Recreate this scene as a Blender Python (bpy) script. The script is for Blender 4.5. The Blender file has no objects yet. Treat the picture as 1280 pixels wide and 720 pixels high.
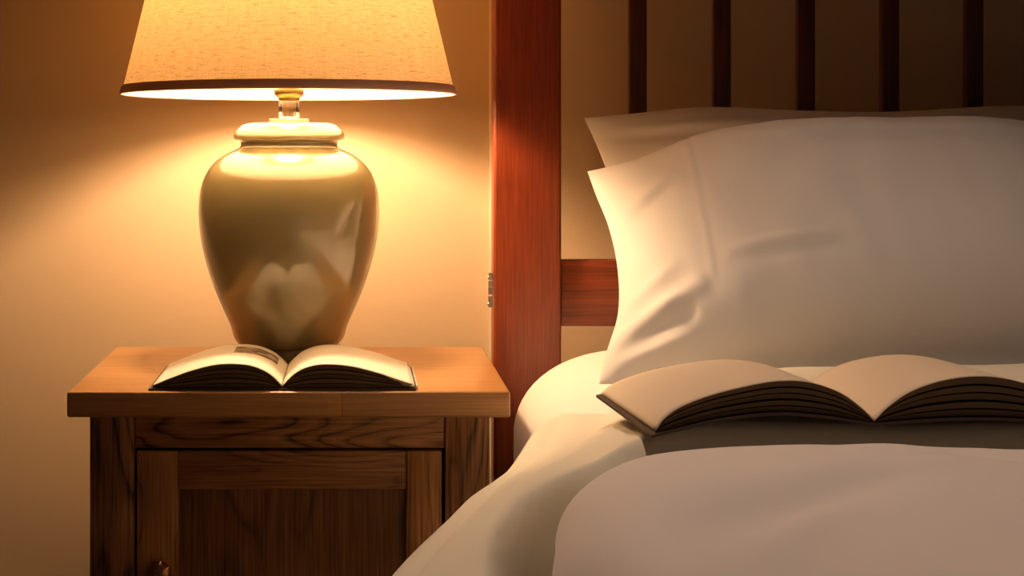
import bpy, bmesh, math, random
from mathutils import Vector, noise
random.seed(4)
S = bpy.context.scene
C = S.collection
F = 2000.0; CX, CY = 441.0, 165.0      # focal length and vanishing point in px of the 1280x720 frame
CZ = 0.8925                            # eye height (nightstand top at 0.60)
def Z(r): return CZ + r

# ------------------------------------------------------------------ materials
def new_mat(name):
    m = bpy.data.materials.new(name); m.use_nodes = True
    nt = m.node_tree; b = nt.nodes['Principled BSDF']
    return m, nt, b
def N(nt, t, **k):
    n = nt.nodes.new(t)
    for a, v in k.items():
        if a in n.inputs: n.inputs[a].default_value = v
        else: setattr(n, a, v)
    return n
def coords(nt, scale=(1,1,1), loc=(0,0,0), rot=(0,0,0)):
    tc = N(nt, 'ShaderNodeTexCoord'); mp = N(nt, 'ShaderNodeMapping')
    mp.inputs['Scale'].default_value = scale; mp.inputs['Location'].default_value = loc
    mp.inputs['Rotation'].default_value = rot
    nt.links.new(tc.outputs['Object'], mp.inputs['Vector']); return mp.outputs['Vector']
def ramp(nt, fac, stops):
    r = N(nt, 'ShaderNodeValToRGB'); e = r.color_ramp.elements
    while len(e) < len(stops): e.new(.5)
    for q, (p, c) in zip(e, stops): q.position = p; q.color = (*c, 1)
    nt.links.new(fac, r.inputs['Fac']); return r.outputs['Color']
def bump(nt, b, h, strength, dist):
    n = N(nt, 'ShaderNodeBump'); n.inputs['Strength'].default_value = strength
    n.inputs['Distance'].default_value = dist
    nt.links.new(h, n.inputs['Height']); nt.links.new(n.outputs['Normal'], b.inputs['Normal'])

def plain(name, col, rough=.6, metal=0, **k):
    m, nt, b = new_mat(name)
    b.inputs['Base Color'].default_value = (*col, 1); b.inputs['Roughness'].default_value = rough
    b.inputs['Metallic'].default_value = metal
    for a, v in k.items(): b.inputs[a.replace('_', ' ')].default_value = v
    return m

def wood(name, dark, mid, light, axis='X', rough=.4, seed=0.0, rings=9.0, contrast=1.0, staves=0, coat=0.0):
    """grain runs along axis; rings = broad cathedral figure, plus fine pores"""
    m, nt, b = new_mat(name)
    st = {'X': (2.2, 11, 11), 'Z': (11, 11, 2.2), 'Y': (11, 2.2, 11)}[axis]
    v = coords(nt, st, (seed, seed*1.7, seed*.6))
    n1 = N(nt, 'ShaderNodeTexNoise', Scale=1.0, Detail=1.5, Roughness=.4, Distortion=.5)
    nt.links.new(v, n1.inputs['Vector'])
    mul = N(nt, 'ShaderNodeMath', operation='MULTIPLY'); mul.inputs[1].default_value = rings*2.2
    nt.links.new(n1.outputs['Fac'], mul.inputs[0])
    fr = N(nt, 'ShaderNodeMath', operation='FRACT'); nt.links.new(mul.outputs[0], fr.inputs[0])
    # growth rings: slow light early wood, quick dark late wood
    late = ramp(nt, fr.outputs[0], [(0, (.25, .25, .25)), (.10, (.62, .62, .62)), (.62, (.85, .85, .85)), (.90, (.50, .50, .50)), (1, (.25, .25, .25))])
    fs = {'X': (9, 420, 420), 'Z': (420, 420, 9), 'Y': (420, 9, 420)}[axis]
    v2 = coords(nt, fs, (seed, 0, seed))
    n2 = N(nt, 'ShaderNodeTexNoise', Scale=1.0, Detail=3.0, Roughness=.6)
    nt.links.new(v2, n2.inputs['Vector'])
    big = N(nt, 'ShaderNodeTexNoise', Scale=.45, Detail=1.0); nt.links.new(v, big.inputs['Vector'])
    amp = N(nt, 'ShaderNodeMapRange'); amp.inputs['From Min'].default_value = .38; amp.inputs['From Max'].default_value = .62
    amp.inputs['To Min'].default_value = .15*contrast; amp.inputs['To Max'].default_value = .75*contrast
    nt.links.new(big.outputs['Fac'], amp.inputs['Value'])
    sub = N(nt, 'ShaderNodeMath', operation='SUBTRACT'); sub.inputs[1].default_value = .72; nt.links.new(late, sub.inputs[0])
    mx = N(nt, 'ShaderNodeMath', operation='MULTIPLY'); nt.links.new(sub.outputs[0], mx.inputs[0]); nt.links.new(amp.outputs[0], mx.inputs[1])
    pore = N(nt, 'ShaderNodeMath', operation='MULTIPLY_ADD'); pore.inputs[1].default_value = 1.15; pore.inputs[2].default_value = -.02
    nt.links.new(n2.outputs['Fac'], pore.inputs[0])
    tot = N(nt, 'ShaderNodeMath', operation='ADD'); nt.links.new(mx.outputs[0], tot.inputs[0]); nt.links.new(pore.outputs[0], tot.inputs[1])
    col = ramp(nt, tot.outputs[0], [(.16, dark), (.52, mid), (.86, light)])
    if staves:
        v3 = coords(nt, (1, 1, 1), (seed, 0, 0))
        br = N(nt, 'ShaderNodeTexBrick', Scale=1.0); br.offset = .37
        br.inputs['Brick Width'].default_value = .34; br.inputs['Row Height'].default_value = staves
        br.inputs['Mortar Size'].default_value = .0006; br.inputs['Mortar'].default_value = (.45, .45, .45, 1)
        br.inputs['Color1'].default_value = (.78, .75, .72, 1); br.inputs['Color2'].default_value = (1.05, 1.02, 1.0, 1)
        nt.links.new(v3, br.inputs['Vector'])
        mm = N(nt, 'ShaderNodeMixRGB', blend_type='MULTIPLY'); mm.inputs[0].default_value = 1
        nt.links.new(col, mm.inputs[1]); nt.links.new(br.outputs['Color'], mm.inputs[2]); col = mm.outputs[0]
    nt.links.new(col, b.inputs['Base Color'])
    b.inputs['Roughness'].default_value = rough
    if coat: b.inputs['Coat Weight'].default_value = coat; b.inputs['Coat Roughness'].default_value = .25
    bump(nt, b, n2.outputs['Fac'], .15, .0004)
    return m

def fabric(name, col, sc=900, strength=.12, sheen=.2):
    m, nt, b = new_mat(name)
    v = coords(nt)
    w = N(nt, 'ShaderNodeTexNoise', Scale=sc, Detail=2.0); nt.links.new(v, w.inputs['Vector'])
    n = N(nt, 'ShaderNodeTexNoise', Scale=14.0, Detail=4.0, Roughness=.6); nt.links.new(v, n.inputs['Vector'])
    a = N(nt, 'ShaderNodeMath', operation='MULTIPLY_ADD'); a.inputs[1].default_value = .12
    nt.links.new(w.outputs['Fac'], a.inputs[0]); nt.links.new(n.outputs['Fac'], a.inputs[2])
    b.inputs['Base Color'].default_value = (*col, 1); b.inputs['Roughness'].default_value = .85
    b.inputs['Sheen Weight'].default_value = sheen; b.inputs['Specular IOR Level'].default_value = .2
    bump(nt, b, a.outputs[0], strength, .006)
    return m

# ------------------------------------------------------------------ object helpers
def tag(o, label, cat, group=None):
    o['label'] = label; o['category'] = cat
    if group: o['group'] = group
    return o
def empty(name, loc, label, cat, group=None):
    o = bpy.data.objects.new(name, None); C.objects.link(o); o.location = loc
    o.empty_display_size = .05
    return tag(o, label, cat, group)
def obj(name, bm, mat, parent=None, smooth=True, kind=None, angle=35):
    bmesh.ops.recalc_face_normals(bm, faces=bm.faces)
    me = bpy.data.meshes.new(name); 
    for f in bm.faces: f.smooth = smooth
    if smooth and angle:
        for e in bm.edges:
            if len(e.link_faces) == 2 and e.calc_face_angle(0) > math.radians(angle): e.smooth = False
    if parent is not None:
        bmesh.ops.translate(bm, verts=bm.verts, vec=-Vector(gloc(parent)))
    bm.to_mesh(me); bm.free()
    o = bpy.data.objects.new(name, me); C.objects.link(o)
    if isinstance(mat, (list, tuple)):
        for q in mat: me.materials.append(q)
    else: me.materials.append(mat)
    if parent is not None: o.parent = parent
    if kind: o['kind'] = kind
    return o
def gloc(o):
    v = Vector((0, 0, 0))
    while o is not None: v += Vector(o.location); o = o.parent
    return v
def box(bm, x0, x1, y0, y1, z0, z1, bev=0.0, seg=2):
    r = bmesh.ops.create_cube(bm, size=1)
    for v in r['verts']:
        v.co = Vector((x0+(v.co.x+.5)*(x1-x0), y0+(v.co.y+.5)*(y1-y0), z0+(v.co.z+.5)*(z1-z0)))
    if bev:
        es = list({e for v in r['verts'] for e in v.link_edges})
        bmesh.ops.bevel(bm, geom=es, offset=bev, segments=seg, profile=.5, affect='EDGES')
def B(*a, **k):
    bm = bmesh.new(); box(bm, *a, **k); return bm
def lathe(bm, prof, cx, cy, n=96, cap0=False, cap1=False, rfun=None):
    rings = []
    for (r, z) in prof:
        ring = []
        for i in range(n):
            a = 2*math.pi*i/n; rr = r*(rfun(a, z) if rfun else 1)
            ring.append(bm.verts.new((cx+rr*math.cos(a), cy+rr*math.sin(a), z)))
        rings.append(ring)
    for p, q in zip(rings, rings[1:]):
        for i in range(n): bm.faces.new((p[i], p[(i+1) % n], q[(i+1) % n], q[i]))
    if cap0: bm.faces.new(rings[0][::-1])
    if cap1: bm.faces.new(rings[-1])
    return bm
def tube(bm, pts, r, n=12):
    pts = [Vector(p) for p in pts]; rings = []
    for k, p in enumerate(pts):
        d = (pts[min(k+1, len(pts)-1)] - pts[max(k-1, 0)]).normalized()
        u = d.orthogonal().normalized() if k == 0 else (u - d*u.dot(d)).normalized()
        w = d.cross(u)
        rings.append([bm.verts.new(p + r*(math.cos(2*math.pi*i/n)*u + math.sin(2*math.pi*i/n)*w)) for i in range(n)])
    for p, q in zip(rings, rings[1:]):
        for i in range(n): bm.faces.new((p[i], p[(i+1) % n], q[(i+1) % n], q[i]))
    bm.faces.new(rings[0][::-1]); bm.faces.new(rings[-1])
def grid(bm, fn, nu, nv):
    g = [[bm.verts.new(fn(i/nu, j/nv)) for j in range(nv+1)] for i in range(nu+1)]
    for i in range(nu):
        for j in range(nv): bm.faces.new((g[i][j], g[i+1][j], g[i+1][j+1], g[i][j+1]))
    return g
def spl(pts, x):
    """smooth (monotone cubic-ish Catmull-Rom) interpolation through sorted (x, y) points"""
    if x <= pts[0][0]: return pts[0][1]
    if x >= pts[-1][0]: return pts[-1][1]
    for k in range(len(pts)-1):
        if x <= pts[k+1][0]:
            x0, y0 = pts[k]; x1, y1 = pts[k+1]; h = x1-x0; t = (x-x0)/h
            m0 = (y1-pts[k-1][1])/(x1-pts[k-1][0]) if k > 0 else (y1-y0)/h
            m1 = (pts[k+2][1]-y0)/(pts[k+2][0]-x0) if k+2 < len(pts) else (y1-y0)/h
            return ((2*t**3-3*t*t+1)*y0 + (t**3-2*t*t+t)*h*m0 + (-2*t**3+3*t*t)*y1 + (t**3-t*t)*h*m1)
def sm(a, b, x):
    t = max(0, min(1, (x-a)/(b-a))); return t*t*(3-2*t)
def ridge(px, py, ax, ay, bx, by, w, taper=True):
    """soft fold along the segment a-b: 0..1"""
    dx, dy = bx-ax, by-ay; L = dx*dx+dy*dy
    t = ((px-ax)*dx+(py-ay)*dy)/L; tc = max(0, min(1, t))
    d2 = (px-ax-tc*dx)**2 + (py-ay-tc*dy)**2
    e = math.sin(math.pi*min(1, max(0, tc*.9+.1)))**.6 if taper else 1
    return e*math.exp(-d2/(w*w))

# ------------------------------------------------------------------ palette
M = {}
M['wall'], nt, b = new_mat('cream_plaster_wall')
v = coords(nt); n = N(nt, 'ShaderNodeTexNoise', Scale=160.0, Detail=3.0); nt.links.new(v, n.inputs['Vector'])
b.inputs['Base Color'].default_value = (.62, .465, .29, 1); b.inputs['Roughness'].default_value = .75
bump(nt, b, n.outputs['Fac'], .08, .001)
M['ceil'] = plain('beige_ceiling_paint', (.15, .12, .09), .9)
M['floor'] = wood('oak_floor_boards', (.07, .035, .015), (.16, .08, .035), (.26, .14, .06), 'X', .45, 3, staves=.12)
M['trim'] = plain('cream_painted_trim', (.75, .62, .46), .5)
M['top'] = wood('oak_top_boards', (.34, .155, .048), (.50, .255, .085), (.66, .37, .14), 'X', .34, 1.3, 5, .35, staves=.095, coat=.15)
D, MI, L = (.040, .015, .004), (.31, .135, .042), (.50, .235, .080)
M['oakH'] = wood('dark_oak_horizontal_grain', D, MI, L, 'X', .42, 2.2, 9, 1.15)
M['oakH2'] = wood('dark_oak_horizontal_door', D, MI, L, 'X', .42, 7.9, 8, 1.1)
M['oakV'] = wood('dark_oak_vertical_grain', D, MI, L, 'Z', .42, 5.1, 8, 1.1)
M['oakV2'] = wood('dark_oak_door_stile', (.12, .05, .014), (.42, .19, .055), (.64, .32, .10), 'Z', .42, 9.4, 4, .7)
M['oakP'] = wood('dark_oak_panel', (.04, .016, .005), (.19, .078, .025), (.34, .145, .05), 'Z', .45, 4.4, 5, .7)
M['cherry'] = wood('red_cherry_vertical', (.12, .018, .005), (.22, .036, .009), (.33, .062, .016), 'Z', .33, 1.1, 4, .5, coat=.25)
M['cherryH'] = wood('red_cherry_horizontal', (.075, .014, .004), (.18, .034, .009), (.30, .066, .02), 'X', .38, 6.2, 6, .7)
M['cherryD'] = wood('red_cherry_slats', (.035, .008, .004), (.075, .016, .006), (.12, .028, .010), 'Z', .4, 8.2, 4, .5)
M['sheet'] = fabric('white_cotton_sheet', (.88, .86, .80))
M['case'] = fabric('white_cotton_pillowcase', (.87, .83, .78))
M['case2'] = fabric('ivory_cotton_pillowcase', (.88, .81, .75))
M['blanket'] = fabric('cream_cotton_bedspread', (.86, .80, .64))
M['duvet'] = fabric('white_cotton_duvet', (.86, .80, .76))
M['brass'] = plain('aged_brass', (.55, .33, .12), .3, 1)
M['copper'] = plain('antique_copper', (.45, .22, .11), .32, 1)
M['steel'] = plain('worn_steel', (.5, .42, .36), .35, 1)
M['cover'] = plain('dark_brown_book_cover', (.05, .022, .012), .5)
M['acrylic'] = plain('clear_crystal', (.95, .9, .82), .06, 0, Transmission_Weight=1.0, IOR=1.47)

# glazed ceramic
M['ceramic'], nt, b = new_mat('cream_celadon_glaze')
v = coords(nt, (1, 1, 1)); n = N(nt, 'ShaderNodeTexNoise', Scale=7.0, Detail=3.0); nt.links.new(v, n.inputs['Vector'])
nt.links.new(ramp(nt, n.outputs['Fac'], [(.3, (.27, .225, .105)), (.7, (.32, .265, .125))]), b.inputs['Base Color'])
b.inputs['Roughness'].default_value = .30; b.inputs['Coat Weight'].default_value = 1.0; b.inputs['Coat Roughness'].default_value = .036
b.inputs['Specular IOR Level'].default_value = .5
b.inputs['Coat IOR'].default_value = 1.8

# linen shade: light passes through the cloth
def shade_mat():
    m = bpy.data.materials.new('linen_lampshade'); m.use_nodes = True; nt = m.node_tree
    nt.nodes.clear(); out = N(nt, 'ShaderNodeOutputMaterial')
    tc = N(nt, 'ShaderNodeTexCoord')
    def nz(sx, sz, sc, det=3):   # slubs run around the shade: use angle (UV-like) through a cylindrical map
        sep = N(nt, 'ShaderNodeSeparateXYZ'); nt.links.new(tc.outputs['Object'], sep.inputs[0])
        at = N(nt, 'ShaderNodeMath', operation='ARCTAN2'); nt.links.new(sep.outputs['Y'], at.inputs[0]); nt.links.new(sep.outputs['X'], at.inputs[1])
        a = N(nt, 'ShaderNodeMath', operation='MULTIPLY'); a.inputs[1].default_value = sx; nt.links.new(at.outputs[0], a.inputs[0])
        z = N(nt, 'ShaderNodeMath', operation='MULTIPLY'); z.inputs[1].default_value = sz; nt.links.new(sep.outputs['Z'], z.inputs[0])
        c = N(nt, 'ShaderNodeCombineXYZ'); nt.links.new(a.outputs[0], c.inputs[0]); nt.links.new(z.outputs[0], c.inputs[1])
        n = N(nt, 'ShaderNodeTexNoise', Scale=sc, Detail=float(det), Roughness=.6); nt.links.new(c.outputs[0], n.inputs['Vector'])
        return n.outputs['Fac']
    slub = nz(13, 420, 1.0, 3); weave = nz(120, 600, 1.0, 1); vert = nz(90, 20, 1.0, 2)
    r1 = ramp(nt, slub, [(.28, (.55, .47, .38)), (.42, (.90, .88, .85)), (.62, (1, 1, 1))])
    r2 = ramp(nt, weave, [(.25, (.72, .70, .68)), (.7, (1, 1, 1))])
    r3 = ramp(nt, vert, [(.3, (.88, .86, .84)), (.7, (1, 1, 1))])
    def mul(a, b_):
        mm = N(nt, 'ShaderNodeMixRGB', blend_type='MULTIPLY'); mm.inputs[0].default_value = 1
        nt.links.new(a, mm.inputs[1])
        if isinstance(b_, tuple): mm.inputs[2].default_value = (*b_, 1)
        else: nt.links.new(b_, mm.inputs[2])
        return mm.outputs[0]
    tex = mul(mul(r1, r2), r3)
    d = N(nt, 'ShaderNodeBsdfDiffuse'); t = N(nt, 'ShaderNodeBsdfTranslucent')
    nt.links.new(mul(tex, (.80, .73, .60)), d.inputs['Color'])
    nt.links.new(mul(tex, SHADE_T), t.inputs['Color'])
    mix = N(nt, 'ShaderNodeMixShader'); mix.inputs[0].default_value = SHADE_MIX
    nt.links.new(d.outputs[0], mix.inputs[1]); nt.links.new(t.outputs[0], mix.inputs[2])
    nt.links.new(mix.outputs[0], out.inputs['Surface']); return m
FILL_SPOT_W = 42  # power of the added fill spot over the bed
SHADE_T = (.80, .52, .22); SHADE_MIX = .125
M['shade'] = shade_mat()
M['shadetrim'] = plain('brown_shade_trim', (.78, .48, .33), .8)
nt = M['shadetrim'].node_tree; b = nt.nodes['Principled BSDF']      # cloth tape lets a little light through
t = N(nt, 'ShaderNodeBsdfTranslucent'); t.inputs[0].default_value = (.62, .30, .16, 1)
mx = N(nt, 'ShaderNodeMixShader'); mx.inputs[0].default_value = .055
nt.links.new(b.outputs[0], mx.inputs[1]); nt.links.new(t.outputs[0], mx.inputs[2])
nt.links.new(mx.outputs[0], nt.nodes['Material Output'].inputs['Surface'])
M['bulb'], nt, b = new_mat('glowing_bulb_glass')
b.inputs['Base Color'].default_value = (1, .8, .5, 1)
b.inputs['Emission Color'].default_value = (1.0, .64, .36, 1); b.inputs['Emission Strength'].default_value = 480

# ------------------------------------------------------------------ room
WY = 2.365
obj('wall_back', B(-2.2, 3.2, WY, WY+.1, 0, 2.3), M['wall'], smooth=False, kind='structure')
obj('wall_left', B(-2.3, -2.2, -1.5, WY+.1, 0, 2.3), M['wall'], smooth=False, kind='structure')
obj('floor', B(-2.3, 3.2, -1.5, WY+.1, -.05, 0), M['floor'], smooth=False, kind='structure')
obj('ceiling', B(-2.3, 3.2, -1.5, WY+.1, 2.3, 2.36), M['ceil'], smooth=False, kind='structure')
obj('trim_1', B(.2010, .2300, WY-.022, WY+.001, 0, 2.3, bev=.002), M['trim'], kind='structure')

# ------------------------------------------------------------------ nightstand
TZ = .60
ns = empty('nightstand', (-.072, 2.0, 0), 'dark oak nightstand with panelled door and lighter polished top beside the bed', 'nightstand')
X0, X1, YF = -.300, .156, 1.825
obj('tabletop', B(-.322, .1775, 1.80, 2.18, TZ-.029, TZ, bev=.003, seg=3), M['top'], ns)
zb = TZ-.029
def zpx(y, Y=YF): return Z((CY-y)*Y/F)
def xpx(x, Y=YF): return (x-CX)*Y/F
for sx in (0, 1):
    for sy in (0, 1):
        xa = X0 if sx == 0 else X1-.0505
        ya = YF if sy == 0 else 2.17-.045
        obj('leg', B(xa, xa+.0505, ya, ya+.045, 0, zb-.0005, bev=.0015), M['oakV'], ns)
obj('front_rail', B(X0+.0515, X1-.0515, YF+.002, YF+.024, zpx(560.5), zb-.0005, bev=.001), M['oakH'], ns)
obj('front_rail', B(X0+.0515, X1-.0515, YF+.002, YF+.024, .10, .14, bev=.001), M['oakH2'], ns)
for sx in (0, 1):
    xa = X0+.008 if sx == 0 else X1-.022
    obj('side_panel', B(xa, xa+.014, YF+.046, 2.124, .1, zb-.0005), M['oakV'], ns)
obj('back_panel', B(X0+.0515, X1-.0515, 2.15, 2.16, .1, zb-.0005), M['oakV'], ns)
obj('bottom_board', B(X0+.0515, X1-.0515, YF+.03, 2.149, .1, .115), M['oakH'], ns)
# door: stiles, rail, raised frame round a sunk panel
dx0, dx1, dz0, dz1 = X0+.0535, X1-.0545, .143, zpx(564)
st0, st1, rl = xpx(222), xpx(508), zpx(612)
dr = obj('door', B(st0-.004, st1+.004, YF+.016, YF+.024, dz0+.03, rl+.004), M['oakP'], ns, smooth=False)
obj('door_stile', B(dx0, st0, YF+.001, YF+.022, dz0, dz1, bev=.0012), M['oakV2'], dr)
obj('door_stile', B(st1, dx1, YF+.001, YF+.022, dz0, dz1, bev=.0012), M['oakV2'], dr)
obj('door_rail', B(st0+.0004, st1-.0004, YF+.0015, YF+.022, rl, dz1, bev=.0012), M['oakH2'], dr)
obj('door_rail', B(st0+.0004, st1-.0004, YF+.0015, YF+.022, dz0, dz0+.05, bev=.0012), M['oakH2'], dr)
kb = bmesh.new()
prof = [(.0, -.0245), (.006, -.0242), (.0105, -.0225), (.0137, -.0185), (.0140, -.0155), (.0115, -.0118), (.0068, -.0095), (.0055, -.005), (.0085, -.0015), (.0095, .001)]
lathe(kb, [(max(r, .0004), z) for r, z in prof], 0, 0, 40, cap0=True, rfun=lambda a, z: 1+.045*math.cos(8*a+z*260))
for q in kb.verts:
    x, y, z = q.co; q.co = (xpx(198, 1.805)+x, YF+.001+z, zpx(718, 1.805)+y)
obj('door_knob', kb, M['copper'], dr)['label'] = 'small swirled copper door knob'

# ------------------------------------------------------------------ lamp
LX, LY = (361.3-CX)*2.07/F, 2.07
ls = F/LY
def lz(y): return Z((CY-y)/ls)
lp = empty('table_lamp', (LX, LY, TZ), 'lit cream ceramic urn table lamp with tapered linen shade on the nightstand', 'lamp')
ft = TZ
prof = [(.060, ft), (.0665, ft+.0015), (.0672, lz(434)), (.0668, lz(431)), (.0640, lz(429.5)), (.0660, lz(427.5))]
for y, r in [(420, 69), (405, 73.5), (385, 82.5), (360, 93), (335, 101.5), (310, 108), (290, 111.5), (270, 113), (255, 113), (240, 111.5), (227, 108), (215, 102.5), (205, 95), (197, 86), (191, 76), (187.5, 68), (185.5, 64), (184, 61.5), (181, 60.5), (178, 60.7), (176, 62), (175.4, 65.5), (174, 68.2), (171.5, 69.3), (168.5, 69), (164, 66.8), (159.5, 62.5), (156, 58), (153.8, 51), (153, 40), (152.6, 27), (151.6, 25.5), (149.2, 25), (148.2, 23), (148, 11)]:
    prof.append((r/ls, lz(y)))
# refine the profile smoothly
def refine(p, k=4):
    out = []
    for i in range(len(p)-1):
        a = p[max(i-1, 0)]; b0 = p[i]; c0 = p[i+1]; d0 = p[min(i+2, len(p)-1)]
        for s in range(k):
            t = s/k
            out.append(tuple(.5*((2*b0[j])+(-a[j]+c0[j])*t+(2*a[j]-5*b0[j]+4*c0[j]-d0[j])*t*t+(-a[j]+3*b0[j]-3*c0[j]+d0[j])*t**3) for j in (0, 1)))
    out.append(p[-1]); return out
prof = prof[:5] + refine(prof[5:])
bm = bmesh.new(); lathe(bm, prof, LX, LY, 160, cap0=True, cap1=True)
obj('ceramic_body', bm, M['ceramic'], lp, angle=60)
bm = bmesh.new(); lathe(bm, [(.0105, lz(148)), (.0122, lz(147)), (.0126, lz(145)), (.0126, lz(128)), (.0122, lz(126.5)), (.010, lz(126))], LX, LY, 96, True, True, rfun=lambda a, z: 1+.06*math.cos(12*a))
obj('crystal_neck', bm, M['acrylic'], lp)['label'] = 'clear fluted crystal neck'
bm = bmesh.new(); lathe(bm, [(.012, lz(126)), (.0135, lz(125)), (.014, lz(122.5)), (.0185, lz(119)), (.0195, lz(116)), (.0195, lz(112)), (.016, lz(110)), (.016, lz(72)), (.019, lz(70)), (.019, lz(50)), (.014, lz(48))], LX, LY, 48, True, True)
obj('lamp_socket', bm, M['brass'], lp)
RB, RT = 208.5/ls, None
zr = lz(119)                       # lower rim
zt = zr+.285
RT = RB - .25*.285
bm = bmesh.new()
lathe(bm, [(RB-.0012, zr+.0005), (RB-.25*.14, zr+.14), (RT, zt)], LX, LY, 160)
# the linen drum is a single woven sheet stretched between two wire rings
sh = obj('lamp_shade', bm, M['shade'], lp, angle=None)
bm = bmesh.new()
lathe(bm, [(RB+.0002, zr-.0002), (RB+.0012, zr-.0002), (RB+.0016, zr+.002), (RB+.0014-.25*.0105, zr+.0105), (RB+.0002-.25*.0115, zr+.0115)], LX, LY, 160)
obj('shade_trim', bm, M['shadetrim'], sh, angle=None)
bm = bmesh.new()
lathe(bm, [(RT+.0006+.25*.0115, zt-.0115), (RT+.0018+.25*.0105, zt-.0105), (RT+.0016, zt+.0002), (RT-.002, zt+.0002)], LX, LY, 160)
obj('shade_trim', bm, M['shadetrim'], sh, angle=None)
bm = bmesh.new()                   # harp, spider and finial
for s in (-1, 1):
    tube(bm, [(LX+s*.018, LY, lz(40)), (LX+s*.045, LY, zr+.11), (LX+s*.052, LY, zr+.17), (LX+s*.040, LY, zr+.24), (LX+s*.012, LY, zr+.272), (LX, LY, zr+.275)], .0016, 8)
for k in range(3):
    a = 2*math.pi*k/3+.4
    tube(bm, [(LX, LY, zt-.008), (LX+(RT-.001)*math.cos(a), LY+(RT-.001)*math.sin(a), zt-.003)], .0014, 8)
lathe(bm, [(.003, zr+.27), (.005, zt-.004), (.007, zt+.004), (.004, zt+.014)], LX, LY, 20, True, True)
obj('harp', bm, M['brass'], lp)
bz = zr+.138
bm = bmesh.new()
lathe(bm, [(.0125, lz(47.5)), (.014, bz-.045), (.021, bz-.028), (.028, bz-.012), (.030, bz+.003), (.027, bz+.017), (.018, bz+.027), (.006, bz+.0315)], LX, LY, 40, True, True)
obj('light_bulb', bm, M['bulb'], lp, angle=None)['label'] = 'glowing warm light bulb'

# the shade sits a hair askew on its harp
for o in [sh]+list(sh.children):
    for q in o.data.vertices:
        dy = q.co.y; dz = q.co.z-(zr-TZ); a = math.radians(-.8)
        q.co.y = dy*math.cos(a)-dz*math.sin(a); q.co.z = (zr-TZ)+dy*math.sin(a)+dz*math.cos(a)
# ------------------------------------------------------------------ bed frame
bed = empty('bed_frame', (.9, 1.1, 0), 'red cherry wood slatted bed frame with square headboard post', 'bed')
PX0, PX1, PY0, PY1 = .1892, .2806, 2.15, 2.19
obj('headboard_post', B(PX0, PX1, PY0, PY1, 0, 1.36, bev=.005, seg=4), M['cherry'], bed)
obj('headboard_post', B(1.67, 1.76, PY0, PY1, 0, 1.36, bev=.005, seg=4), M['cherry'], bed)
obj('headboard_rail', B(PX1+.0003, 1.6697, 2.158, 2.184, Z(-.262), Z(-.173), bev=.002), M['cherryH'], bed)
obj('headboard_rail', B(PX1+.0003, 1.6697, 2.155, 2.187, Z(.27), Z(.37), bev=.003), M['cherryH'], bed)
k = 0
while True:
    xc = .3865+.1140*k
    if xc > 1.62: break
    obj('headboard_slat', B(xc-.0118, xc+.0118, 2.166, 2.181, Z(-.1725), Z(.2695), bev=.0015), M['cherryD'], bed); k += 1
obj('side_rail', B(.225, .25, .12, 2.1495, .20, .33, bev=.002), M['cherryH'], bed)
obj('side_rail', B(1.71, 1.735, .12, 2.1495, .20, .33, bev=.002), M['cherryH'], bed)
obj('foot_rail', B(.2255, 1.7345, .095, .1195, .20, .33, bev=.002), M['cherryH'], bed)
for x in (.19, 1.70):
    obj('foot_post', B(x, x+.06, .035, .0945, 0, .40, bev=.003), M['cherry'], bed)
obj('mattress_support', B(.2505, 1.7095, .12, 2.149, .30, .33), M['cherryH'], bed)
# hinge bracket on the post's outer face
bm = bmesh.new()
hx = PX0-.0030
zc = lambda y: Z((CY-y)*2.16/F)
box(bm, PX0-.0012, PX0+.001, 2.153, 2.183, zc(385), zc(342), bev=.0006)
for (a, b_) in ((341, 350), (351, 358), (359, 368), (370, 384)):
    r = .0033
    lathe(bm, [(r*.6, zc(b_)), (r, zc(b_)+.0007), (r, zc(a)-.0007), (r*.6, zc(a))], PX0-.0034, 2.158, 20, True, True)
for y in (346, 379):
    lathe(bm, [(.0018, zc(y)-.002), (.0028, zc(y)), (.0018, zc(y)+.002)], PX0-.0058, 2.156, 16, True, True)
obj('bed_hinge', bm, M['steel'], bed)['label'] = 'small worn metal hinge'

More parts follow.
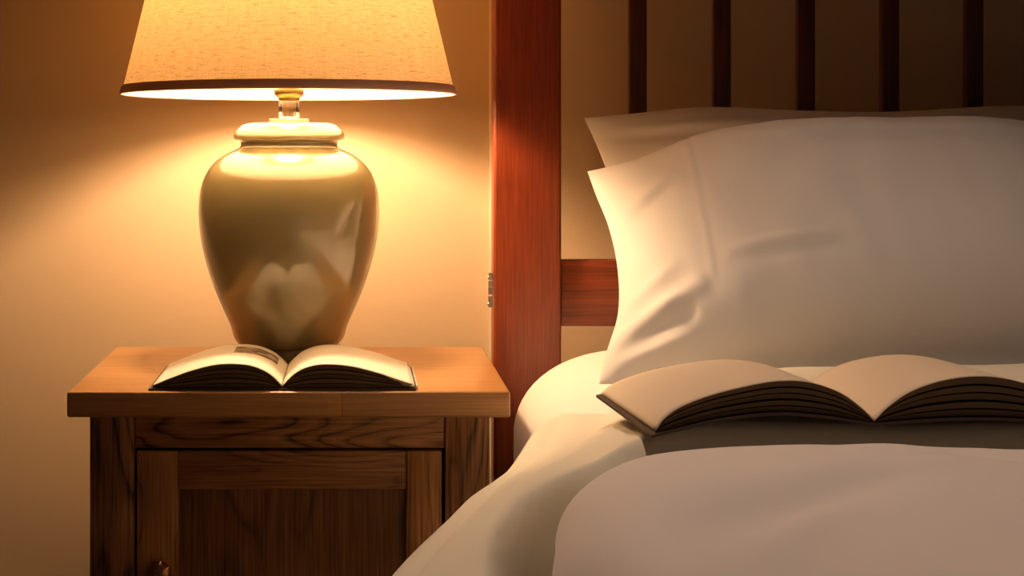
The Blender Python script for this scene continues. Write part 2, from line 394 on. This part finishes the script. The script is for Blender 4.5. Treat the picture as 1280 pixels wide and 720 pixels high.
# ------------------------------------------------------------------ mattress under a fitted sheet
MX0, MX1, MY0, MY1, MZ0, MZ1 = .1935, 1.72, .13, 2.140, .3355, Z(-.285)
def mattress():
    bm = bmesh.new(); R = .092
    # angular superellipse sweep: plan boundary rings with rounded top and bottom
    cx, cy = (MX0+MX1)/2, (MY0+MY1)/2; hx, hy = (MX1-MX0)/2, (MY1-MY0)/2
    n = 480
    def plan(i, ins):
        # rounded rectangle by arc length
        rc = max(.085-ins, .002); a, b_ = hx-ins, hy-ins
        P = 2*math.pi*i/n
        c, s = math.cos(P), math.sin(P); e = 2/14.0
        x = a*math.copysign(abs(c)**e, c); y = b_*math.copysign(abs(s)**e, s)
        return x, y
    ring_def = []
    for k in range(9):
        t = k/8*math.pi/2; ring_def.append((.04*(1-math.sin(t)), MZ0+.04*(1-math.cos(t))))
    for k in range(1, 15):
        t = k/14*math.pi/2; ring_def.append((R*(1-math.cos(t)), MZ1-R*(1-math.sin(t))))
    for ins in (.12, .16, .22, .3, .4, .5, .6, .7): ring_def.append((ins, MZ1))
    rings = []
    for ins, z in ring_def:
        ring = []
        for i in range(n):
            x, y = plan(i, min(ins, hx*.98)); X, Y = cx+x, cy+y
            wv = 0
            if z > MZ0+.05:
                wv = .004*noise.noise(Vector((X*5, Y*5, z*5))) + .0015*noise.noise(Vector((X*22, Y*14, z*6)))
                # crowned towards the pillow end
                up = sm(MZ1-.09, MZ1, z)
                wv2 = .008*sm(1.7, 1.95, Y)*up*sm(.0, .14, X-MX0)
                ring.append(bm.verts.new((X, Y-(.004 if Y > 2.12 else 0), z+wv*.5+wv2)))
            else: ring.append(bm.verts.new((X, Y, z)))
        rings.append(ring)
    for p, q in zip(rings, rings[1:]):
        for i in range(n): bm.faces.new((p[i], p[(i+1) % n], q[(i+1) % n], q[i]))
    bm.faces.new(rings[0][::-1]); bm.faces.new(rings[-1])
    return bm
tag(obj('mattress', mattress(), M['sheet'], angle=None), 'thick mattress in white fitted sheet, rounded corner showing beside nightstand', 'mattress')

# ------------------------------------------------------------------ pillows
def pillow(name, L, XRo, cb, ct, Tm, back, topz, wr, mat, tgx, label):
    """L: left edge x over v; cb/ct: (Y, z) of bottom and top seam; wr(u, v, X, z)->fold height"""
    bm = bmesh.new(); nu, nv = 220, 120
    nrm = Vector((0, -(ct[1]-cb[1]), ct[0]-cb[0])).normalized()
    if nrm.y > 0: nrm = -nrm
    def cen(u, v):
        xl = spl(L, v); xr = XRo - (xl - L[0][1])
        x = xl+(xr-xl)*u
        y = cb[0]+(ct[0]-cb[0])*v; z = cb[1]+(ct[1]-cb[1])*v
        z += spl(topz, u)*v*v
        return Vector((x, y, Z(z)))
    def thick(u, v):
        a = max(0, 1-abs(2*u-1)**2.3)**.75; b_ = max(0, 1-abs(2*v-1)**2.6)**.62
        return a*b_
    us = [.5-.5*math.cos(math.pi*i/nu) for i in range(nu+1)]; vs = [.5-.5*math.cos(math.pi*j/nv) for j in range(nv+1)]
    fr, bk = [], []
    for i, u in enumerate(us):
        a, b_ = [], []
        for j, v in enumerate(vs):
            c = cen(u, v); t = thick(u, v)
            edge = i in (0, nu) or j in (0, nv)
            if edge: p = bm.verts.new(c); a.append(p); b_.append(p); continue
            w = wr(u, v, c.x, c.z-CZ)*min(1, t*3) + (.004*noise.noise(Vector((c.x*6, c.z*7, 3.1))) + .0012*noise.noise(Vector((c.x*25, c.z*18, 1.1))))*min(1, t*2)
            a.append(bm.verts.new(c + nrm*(Tm*t+w))); b_.append(bm.verts.new(c - nrm*(Tm*back*t)))
        fr.append(a); bk.append(b_)
    for g, fl in ((fr, 0), (bk, 1)):
        for i in range(nu):
            for j in range(nv):
                q = [g[i][j], g[i+1][j], g[i+1][j+1], g[i][j+1]]
                if len(set(q)) < 4: continue
                try: bm.faces.new(q if not fl else q[::-1])
                except ValueError: pass
    return tag(obj(name, bm, mat, angle=None), label, 'pillow')

def wr_front(u, v, x, z):
    w = 0
    # folds fanning out of the lower left corner
    w += .008*ridge(x, z, .285, -.242, .395, -.216, .0085) - .006*ridge(x, z, .285, -.254, .38, -.236, .007)
    w += .007*ridge(x, z, .290, -.264, .372, -.256, .0060) - .005*ridge(x, z, .29, -.272, .37, -.266, .005)
    w += .004*ridge(x, z, .300, -.215, .372, -.190, .008)
    # hem seam of the open end
    w += .0011*ridge(x, z, .409, -.03, .400, -.215, .0024, False) - .0006*ridge(x, z, .416, -.03, .407, -.215, .0035, False)
    # long soft creases
    w += .003*ridge(x, z, .425, -.194, .54, -.196, .006) - .002*ridge(x, z, .425, -.205, .56, -.206, .007)
    w += .0025*ridge(x, z, .33, -.115, .39, -.090, .008) - .0025*ridge(x, z, .33, -.127, .39, -.104, .008)
    w += .004*ridge(x, z, .52, -.075, .86, -.080, .010) - .004*ridge(x, z, .52, -.096, .86, -.100, .012)
    w += .002*ridge(x, z, .45, -.05, .56, -.085, .010)
    w += .0012*noise.noise(Vector((x*40, z*14, 7.7))) + .0025*noise.noise(Vector((x*12, z*16, 2.7)))
    return w
def wr_rear(u, v, x, z):
    w = .004*ridge(x, z, .31, .0, .6, .010, .008)-.004*ridge(x, z, .31, -.012, .6, -.004, .007)
    w += .003*ridge(x, z, .62, .015, .95, .005, .012)
    return w
pillow('pillow', [(0, .372), (.3, .365), (.6, .347), (.85, .325), (1, .308)], 1.05, (2.035, -.262), (2.13, .0185), .050, .75,
       [(0, 0), (.08, .006), (.2, .0145), (.35, .010), (.5, .008), (.7, .016), (.9, .012), (1, 0)], wr_rear, M['case2'], None,
       'ivory pillow standing behind the larger white pillow, touching the headboard slats')
pillow('pillow', [(0, .268), (.12, .281), (.3, .303), (.5, .312), (.7, .311), (.88, .302), (1, .297)], 1.08, (1.745, -.275), (2.025, -.050), .125, .38,
       [(0, 0), (.08, .012), (.2, .036), (.4, .040), (.7, .040), (.9, .02), (1, 0)], wr_front, M['case'], None,
       'large plump white pillow leaning in front, open hem to the left')

# ------------------------------------------------------------------ bedspread (thick layer the open book lies on)
HEAD = 1.655
def crest_x(Y):
    return spl([(.1, -.005), (.8, -.004), (1.0, -.010), (1.1, .018), (1.2, .050), (1.4, .113), (1.55, .160), (1.66, .192)], Y)
def a_top(X, Y):
    """height (relative to the eye) of the bedspread's upper face"""
    d = X-crest_x(Y)
    base = -.246 + .004*sm(1.4, 1.6, Y) - .023*(1-sm(1.0, 1.22, Y))
    left = -.308 - .004*(1.65-Y)
    z = left + (base-left)*sm(-.02, .20, d)
    # the bedspread dips beside the duvet
    xb = spl([(.9, .082), (1.1, .096), (1.2, .124), (1.3, .185), (1.34, .24)], Y)
    z -= .34*sm(xb-.004, xb+.060, X)*(1-sm(1.18, 1.35, Y))
    z += .010*math.exp(-((d-.05)/.03)**2)*(1-sm(1.3, 1.5, Y))
    # fold in front of the book
    z -= .014*math.exp(-((Y-1.245)/.016)**2)*sm(.20, .46, X)
    w_ = sm(.160, .235, X); z = z*(1-w_)+max(z, -.279)*w_
    # tapers onto the mattress at the head end
    z -= (.034+.0*X)*(sm(1.58, HEAD+.02, Y))*(1-sm(.30, .48, X)) * (.3+.5*sm(.03, .09, d))
    z += .0035*noise.noise(Vector((X*7, Y*6, .5))) + .0012*noise.noise(Vector((X*24, Y*12, 2.5)))
    z += .004*ridge(X, Y, .10, 1.20, .26, 1.50, .012) - .003*ridge(X, Y, .13, 1.20, .28, 1.45, .010)
    return z
def bedspread():
    bm = bmesh.new(); xr = 1.79
    def sect(Y):
        pts = []; cx = crest_x(Y); zt0 = a_top(cx+.035, Y)
        hem = .16
        # hanging left side from hem upward
        for k in range(26):
            t = k/25; z = Z(zt0-.035)*t + hem*(1-t)
            wave = .010*math.sin(Y*23+.7)*(1-t)+.006*math.sin(Y*51)*(1-t) + .004*noise.noise(Vector((Y*8, z*6, 0)))
            pts.append((cx - .012*(1-t) + wave - .004*math.sin(math.pi*t), z))
        for k in range(1, 10):
            a = math.pi/2*k/9
            pts.append((cx+.035*(1-math.cos(a)), Z(zt0-.035+.035*math.sin(a))))
        n = 150
        for k in range(1, n+1):
            t = k/n; X = cx+.035+(xr-.035-cx-.035)*(t**1.35)
            b_ = 1-sm(.0, .02, X-cx-.035)
            pts.append((X, Z(a_top(X, Y))))
        zr_ = pts[-1][1]
        for k in range(1, 9):
            a = math.pi/2*k/8; pts.append((xr-.035+.035*math.sin(a), zr_-.035*(1-math.cos(a))))
        for k in range(1, 16):
            t = k/15; pts.append((xr, (zr_-.035)*(1-t)+hem*t))
        return pts
    ys = []
    y = .02
    while y < HEAD: ys.append(y); y += .0085
    ys += [HEAD+.004, HEAD+.009, HEAD+.013, HEAD+.015]
    g = []
    for Y in ys:
        drop = 0
        if Y > HEAD: q = (Y-HEAD)/.015; drop = .016*(1-math.sqrt(max(0, 1-q*q)))
        g.append([bm.verts.new((x, Y, z-drop)) for x, z in sect(Y)])
    for p, q in zip(g, g[1:]):
        for i in range(len(p)-1): bm.faces.new((p[i], p[i+1], q[i+1], q[i]))
    return bm
o = obj('bedspread', bedspread(), M['blanket'], angle=None)
tag(o, 'cream bedspread draped over the left side of the bed beneath the open book', 'bedspread')
sd = o.modifiers.new('thickness', 'SOLIDIFY'); sd.thickness = .008; sd.offset = -1

# ------------------------------------------------------------------ duvet folded back over the foot half
def duvet():
    bm = bmesh.new()
    x0, x1, y0, y1 = .128, 1.74, .02, 1.255
    cx, cy, hx, hy = (x0+x1)/2, (y0+y1)/2, (x1-x0)/2, (y1-y0)/2
    n = 560
    zb, zt0 = -.315, -.233
    R = .062
    defs = [(.14, zb), (.09, zb)]
    for k in range(0, 13):
        t = math.pi*k/24; defs.append((R*(1-math.sin(t))*.35 if False else .018*(1-math.sin(t)), zb+(.022)*(1-math.cos(t))))
    for k in range(1, 25):
        t = math.pi/2*k/24; defs.append((R*(1-math.cos(t)), zb+.022+(zt0-zb-.022)*math.sin(t)))
    i_ = R
    while i_ < .585: i_ += .0085; defs.append((i_, zt0))
    rings = []
    for ins, z in defs:
        ring = []
        for i in range(n):
            P = 2*math.pi*i/n; c, s = math.cos(P), math.sin(P); e = 2/9.0
            x = (hx-ins)*math.copysign(abs(c)**e, c); y = (hy-ins)*math.copysign(abs(s)**e, s)
            X, Y = cx+x, cy+y
            topness = sm(zb+.02, zt0, z)
            dz = topness*(.009*noise.noise(Vector((X*4.2, Y*4.5, 8.5)))+.0028*noise.noise(Vector((X*17, Y*11, 4.5)))
                 + .008*sm(0, .35, ins)
                 - .005*sm(.25, .55, X)*sm(1.05, 1.2, Y)
                 + .005*ridge(X, Y, .22, 1.02, .45, 1.13, .03) - .005*ridge(X, Y, .20, .93, .38, 1.07, .02)
                 + .006*ridge(X, Y, .52, 1.17, .95, 1.03, .022) - .005*ridge(X, Y, .45, 1.15, .8, 1.00, .018)
                 + .004*ridge(X, Y, .19, .84, .30, .98, .014))
            side = (1-topness)
            lim = -.315+.048*sm(.17, .205, X)
            if z+dz < lim: z_ = lim+.25*(z-zb)
            else: z_ = z+dz
            X += side*.004*math.sin(Y*30); Y += side*.004*noise.noise(Vector((X*9, 0, 0)))
            ring.append(bm.verts.new((X, Y, Z(z_))))
        rings.append(ring)
    for p, q in zip(rings, rings[1:]):
        for i in range(n): bm.faces.new((p[i], p[(i+1) % n], q[(i+1) % n], q[i]))
    bm.faces.new(rings[0][::-1]); bm.faces.new(rings[-1])
    return bm
tag(obj('duvet', duvet(), M['duvet'], angle=None), 'puffy white duvet with rounded corner lying across the foreground of the bed', 'duvet')

# ------------------------------------------------------------------ books
def paper_mat(name, col, picture=None, roughness=.7):
    m, nt, b = new_mat(name)
    b.inputs['Roughness'].default_value = roughness; b.inputs['Specular IOR Level'].default_value = .3
    if picture is None:
        b.inputs['Base Color'].default_value = (*col, 1); return m
    # printed picture block (object space: x across, y up the page)
    (px0, px1, py0, py1) = picture
    tc = N(nt, 'ShaderNodeTexCoord'); sep = N(nt, 'ShaderNodeSeparateXYZ'); nt.links.new(tc.outputs['Object'], sep.inputs[0])
    def band(sock, a, b_):
        g = N(nt, 'ShaderNodeMath', operation='GREATER_THAN'); g.inputs[1].default_value = a; nt.links.new(sock, g.inputs[0])
        l = N(nt, 'ShaderNodeMath', operation='LESS_THAN'); l.inputs[1].default_value = b_; nt.links.new(sock, l.inputs[0])
        p = N(nt, 'ShaderNodeMath', operation='MULTIPLY'); nt.links.new(g.outputs[0], p.inputs[0]); nt.links.new(l.outputs[0], p.inputs[1]); return p.outputs[0]
    p = N(nt, 'ShaderNodeMath', operation='MULTIPLY')
    nt.links.new(band(sep.outputs['X'], px0, px1), p.inputs[0]); nt.links.new(band(sep.outputs['Y'], py0, py1), p.inputs[1])
    n = N(nt, 'ShaderNodeTexNoise', Scale=70.0, Detail=3.0); nt.links.new(tc.outputs['Object'], n.inputs['Vector'])
    pic = ramp(nt, n.outputs['Fac'], [(.40, (.07, .055, .035)), (.5, (.20, .16, .10)), (.62, (.42, .36, .25))])
    mx = N(nt, 'ShaderNodeMixRGB'); mx.inputs[1].default_value = (*col, 1)
    nt.links.new(p.outputs[0], mx.inputs[0]); nt.links.new(pic, mx.inputs[2]); nt.links.new(mx.outputs[0], b.inputs['Base Color'])
    return m
M['pageA'] = paper_mat('cream_printed_page', (.86, .82, .70), (-.062, -.010, .092, .145))
M['pageB'] = paper_mat('cream_blank_page', (.86, .82, .70))
M['pageC'] = paper_mat('bed_book_page', (.80, .66, .49))
M['block'] = paper_mat('shade_toned_page_edges', (.13, .08, .038))  # shade on the edges facing away from the lamp, put into the colour

def open_book(name, origin, depth, halves, base, label, pages, taper_back=(1, 1), skew=0.0):
    """halves: for each side (sign, width, height profile [(frac, h)]); base(x): lower curve; y grows away from the camera"""
    root = empty(name, origin, label, 'book')
    ox, oy, oz = origin
    for (sg, W, prof, pm) in halves:
        def top(t, yy): return spl(prof, t)*(1+((taper_back[0] if sg < 0 else taper_back[1])-1)*yy)
        def xs(t, yy): return sg*W*t*(1+skew*yy*(1 if sg < 0 else 0))
        # stacked signatures; each is a curved slab with a closed front edge
        nl = 5
        lay = bmesh.new()
        n = 70
        for k in range(nl):
            f0, f1 = k/nl+.015, (k+1)/nl-.035
            if k == nl-1: f1 = .975
            inset = [.0022, .0006, .003, .0012, .0016][k]
            rows = []
            for yi in (0, 1):
                y = oy + (inset if yi == 0 else depth-.001)
                up, lo = [], []
                for i in range(n+1):
                    t = (i/n)**1.0
                    te = t*(1-.012*((nl-1-k) % 3))
                    h = top(te, yi); bb = base(sg*W*te)+.0022
                    x = ox+xs(te, yi)
                    lo.append(lay.verts.new((x, y, oz+bb+h*f0))); up.append(lay.verts.new((x, y, oz+bb+h*f1)))
                rows.append((lo, up))
            (l0, u0), (l1, u1) = rows
            for i in range(n):
                lay.faces.new((l0[i], l0[i+1], u0[i+1], u0[i])); lay.faces.new((l1[i], l1[i+1], u1[i+1], u1[i]))
                lay.faces.new((u0[i], u0[i+1], u1[i+1], u1[i])); lay.faces.new((l0[i], l0[i+1], l1[i+1], l1[i]))
            for i in (0, n): lay.faces.new((l0[i], u0[i], u1[i], l1[i]))
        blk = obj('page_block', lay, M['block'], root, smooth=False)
        # open leaf on top
        leaf = bmesh.new()
        def lf(u, v, off=0.0):
            h = top(u, v); return (ox+xs(u, v), oy+depth*v, oz+base(sg*W*u)+.0022+h+.0003+off)
        grid(leaf, lambda u, v: lf(u, v), 70, 20)
        o = obj('leaf', leaf, pm, root, angle=None)
        s = o.modifiers.new('paper', 'SOLIDIFY'); s.thickness = .0006; s.offset = 0
        if pages and sg > 0:            # loose leaves fanned at the outer edge
            for q in range(4):
                lm = bmesh.new(); w0 = .80
                def lff(u, v):
                    t = w0+(1.012+.012*q-w0)*u
                    h = top(min(t, 1), v)*(1-.22*(q+1)*sm(.0, .9, u)) + .0006
                    return (ox+sg*W*t, oy+depth*(.01*q)+(depth*(.97-.01*q))*v, oz+base(sg*W*t)+.0022+max(h-.0007*(q+1), .0004))
                grid(lm, lff, 14, 8)
                e = obj('leaf', lm, pm, root, angle=None); s = e.modifiers.new('paper', 'SOLIDIFY'); s.thickness = .0004
    # cover: one board per side and the spine, following the lower curve
    cv = bmesh.new(); n = 90
    WL = [h for h in halves if h[0] < 0][0][1]; WR = [h for h in halves if h[0] > 0][0][1]
    rows = []
    for yi in (0, 1):
        y = oy + (-.004 if yi == 0 else depth+.004); lo, up = [], []
        for i in range(n+1):
            x = -WL-.004+(WL+WR+.008)*i/n
            xx = x*(1+(skew*yi if x < 0 else 0))
            up.append(cv.verts.new((ox+xx, y, oz+base(x)+.0020))); lo.append(cv.verts.new((ox+xx, y, oz+base(x)-.0002)))
        rows.append((lo, up))
    (l0, u0), (l1, u1) = rows
    for i in range(n):
        cv.faces.new((l0[i], l0[i+1], u0[i+1], u0[i])); cv.faces.new((l1[i], l1[i+1], u1[i+1], u1[i]))
        cv.faces.new((u0[i], u0[i+1], u1[i+1], u1[i])); cv.faces.new((l0[i], l0[i+1], l1[i+1], l1[i]))
    for i in (0, n): cv.faces.new((l0[i], u0[i], u1[i], l1[i]))
    obj('cover', cv, M['cover'], root, smooth=False)
    return root
P1 = [(0, .0012), (.04, .008), (.12, .0175), (.24, .0245), (.38, .0268), (.52, .0255), (.70, .0190), (.86, .0105), (1, .0022)]
P2 = [(0, .0012), (.04, .008), (.12, .0180), (.24, .0248), (.38, .0262), (.55, .0235), (.75, .0160), (.90, .0085), (1, .0038)]
open_book('open_book', ((353-CX)*1.818/F, 1.812, TZ), .168,
          [(-1, .147, P1, M['pageA']), (1, .147, P2, M['pageB'])], lambda x: .0004,
          'open book with printed picture, resting on the nightstand in front of the lamp', True)
Q1 = [(0, .0012), (.05, .0090), (.15, .0190), (.30, .0248), (.45, .0245), (.60, .0220), (.71, .0200), (.88, .0160), (.96, .0095), (1, .0012)]
Q2 = [(0, .0012), (.05, .0100), (.15, .0215), (.30, .0295), (.48, .0325), (.65, .0290), (.82, .0200), (1, .004)]
def bbase(x):
    t = abs(x)/.178
    if x < 0: return spl([(0, 0), (.23, .0065), (.45, .009), (.71, .004), (.88, -.003), (1.02, -.009)], t)
    return .006*math.sin(math.pi*min(t, 1)) - .002*t
open_book('open_book', ((1093-CX)*1.30/F, 1.30, Z(-.2385)), .19,
          [(-1, .178, Q1, M['pageC']), (1, .182, Q2, M['pageC'])], bbase,
          'large open book with blank pages lying on the bed before the pillows', False, (.60, .72), .08)

# ------------------------------------------------------------------ light
w = bpy.data.worlds.new('World'); S.world = w; w.use_nodes = True
w.node_tree.nodes['Background'].inputs['Color'].default_value = (.72, .60, .62, 1)
w.node_tree.nodes['Background'].inputs['Strength'].default_value = .036

# added spot, out of view at the ceiling, to brighten pillow and bedding
SX, SY = .04, 1.42
rt = empty('added_fill_spot', (SX, SY, 2.3), 'added out-of-view brass ceiling spot that brightens the bed', 'added fill light')
bm = bmesh.new(); lathe(bm, [(.030, 2.2995), (.045, 2.2995), (.046, 2.292), (.038, 2.27), (.034, 2.215), (.031, 2.215), (.030, 2.27)], SX, SY, 40)
obj('fill_spot_housing', bm, M['brass'], rt)
ld = bpy.data.lights.new('fill_spot_bulb', 'SPOT'); ld.energy = FILL_SPOT_W; ld.color = (1, .72, .54); ld.spot_size = math.radians(74); ld.spot_blend = 1.0
ld.shadow_soft_size = .05
lo = bpy.data.objects.new('fill_spot_bulb', ld); C.objects.link(lo); lo.parent = rt; lo.location = (0, -.005, -.10)
lo.rotation_euler = (Vector((.50, 1.17, .6))-Vector((SX, SY-.005, 2.2))).to_track_quat('-Z', 'Y').to_euler()

# ------------------------------------------------------------------ camera
cd = bpy.data.cameras.new('Camera'); cam = bpy.data.objects.new('Camera', cd); C.objects.link(cam)
cam.location = (0, 0, CZ); cam.rotation_euler = (math.pi/2, 0, 0)
cd.sensor_width = 36; cd.lens = 36*F/1280
cd.shift_x = (640-CX)/1280; cd.shift_y = -(360-CY)/1280
cd.clip_start = .02
S.camera = cam
S.view_settings.view_transform = 'Standard'; S.view_settings.look = 'None'
S.view_settings.gamma = 1; S.view_settings.use_curve_mapping = False
S.view_settings.exposure = 0.0
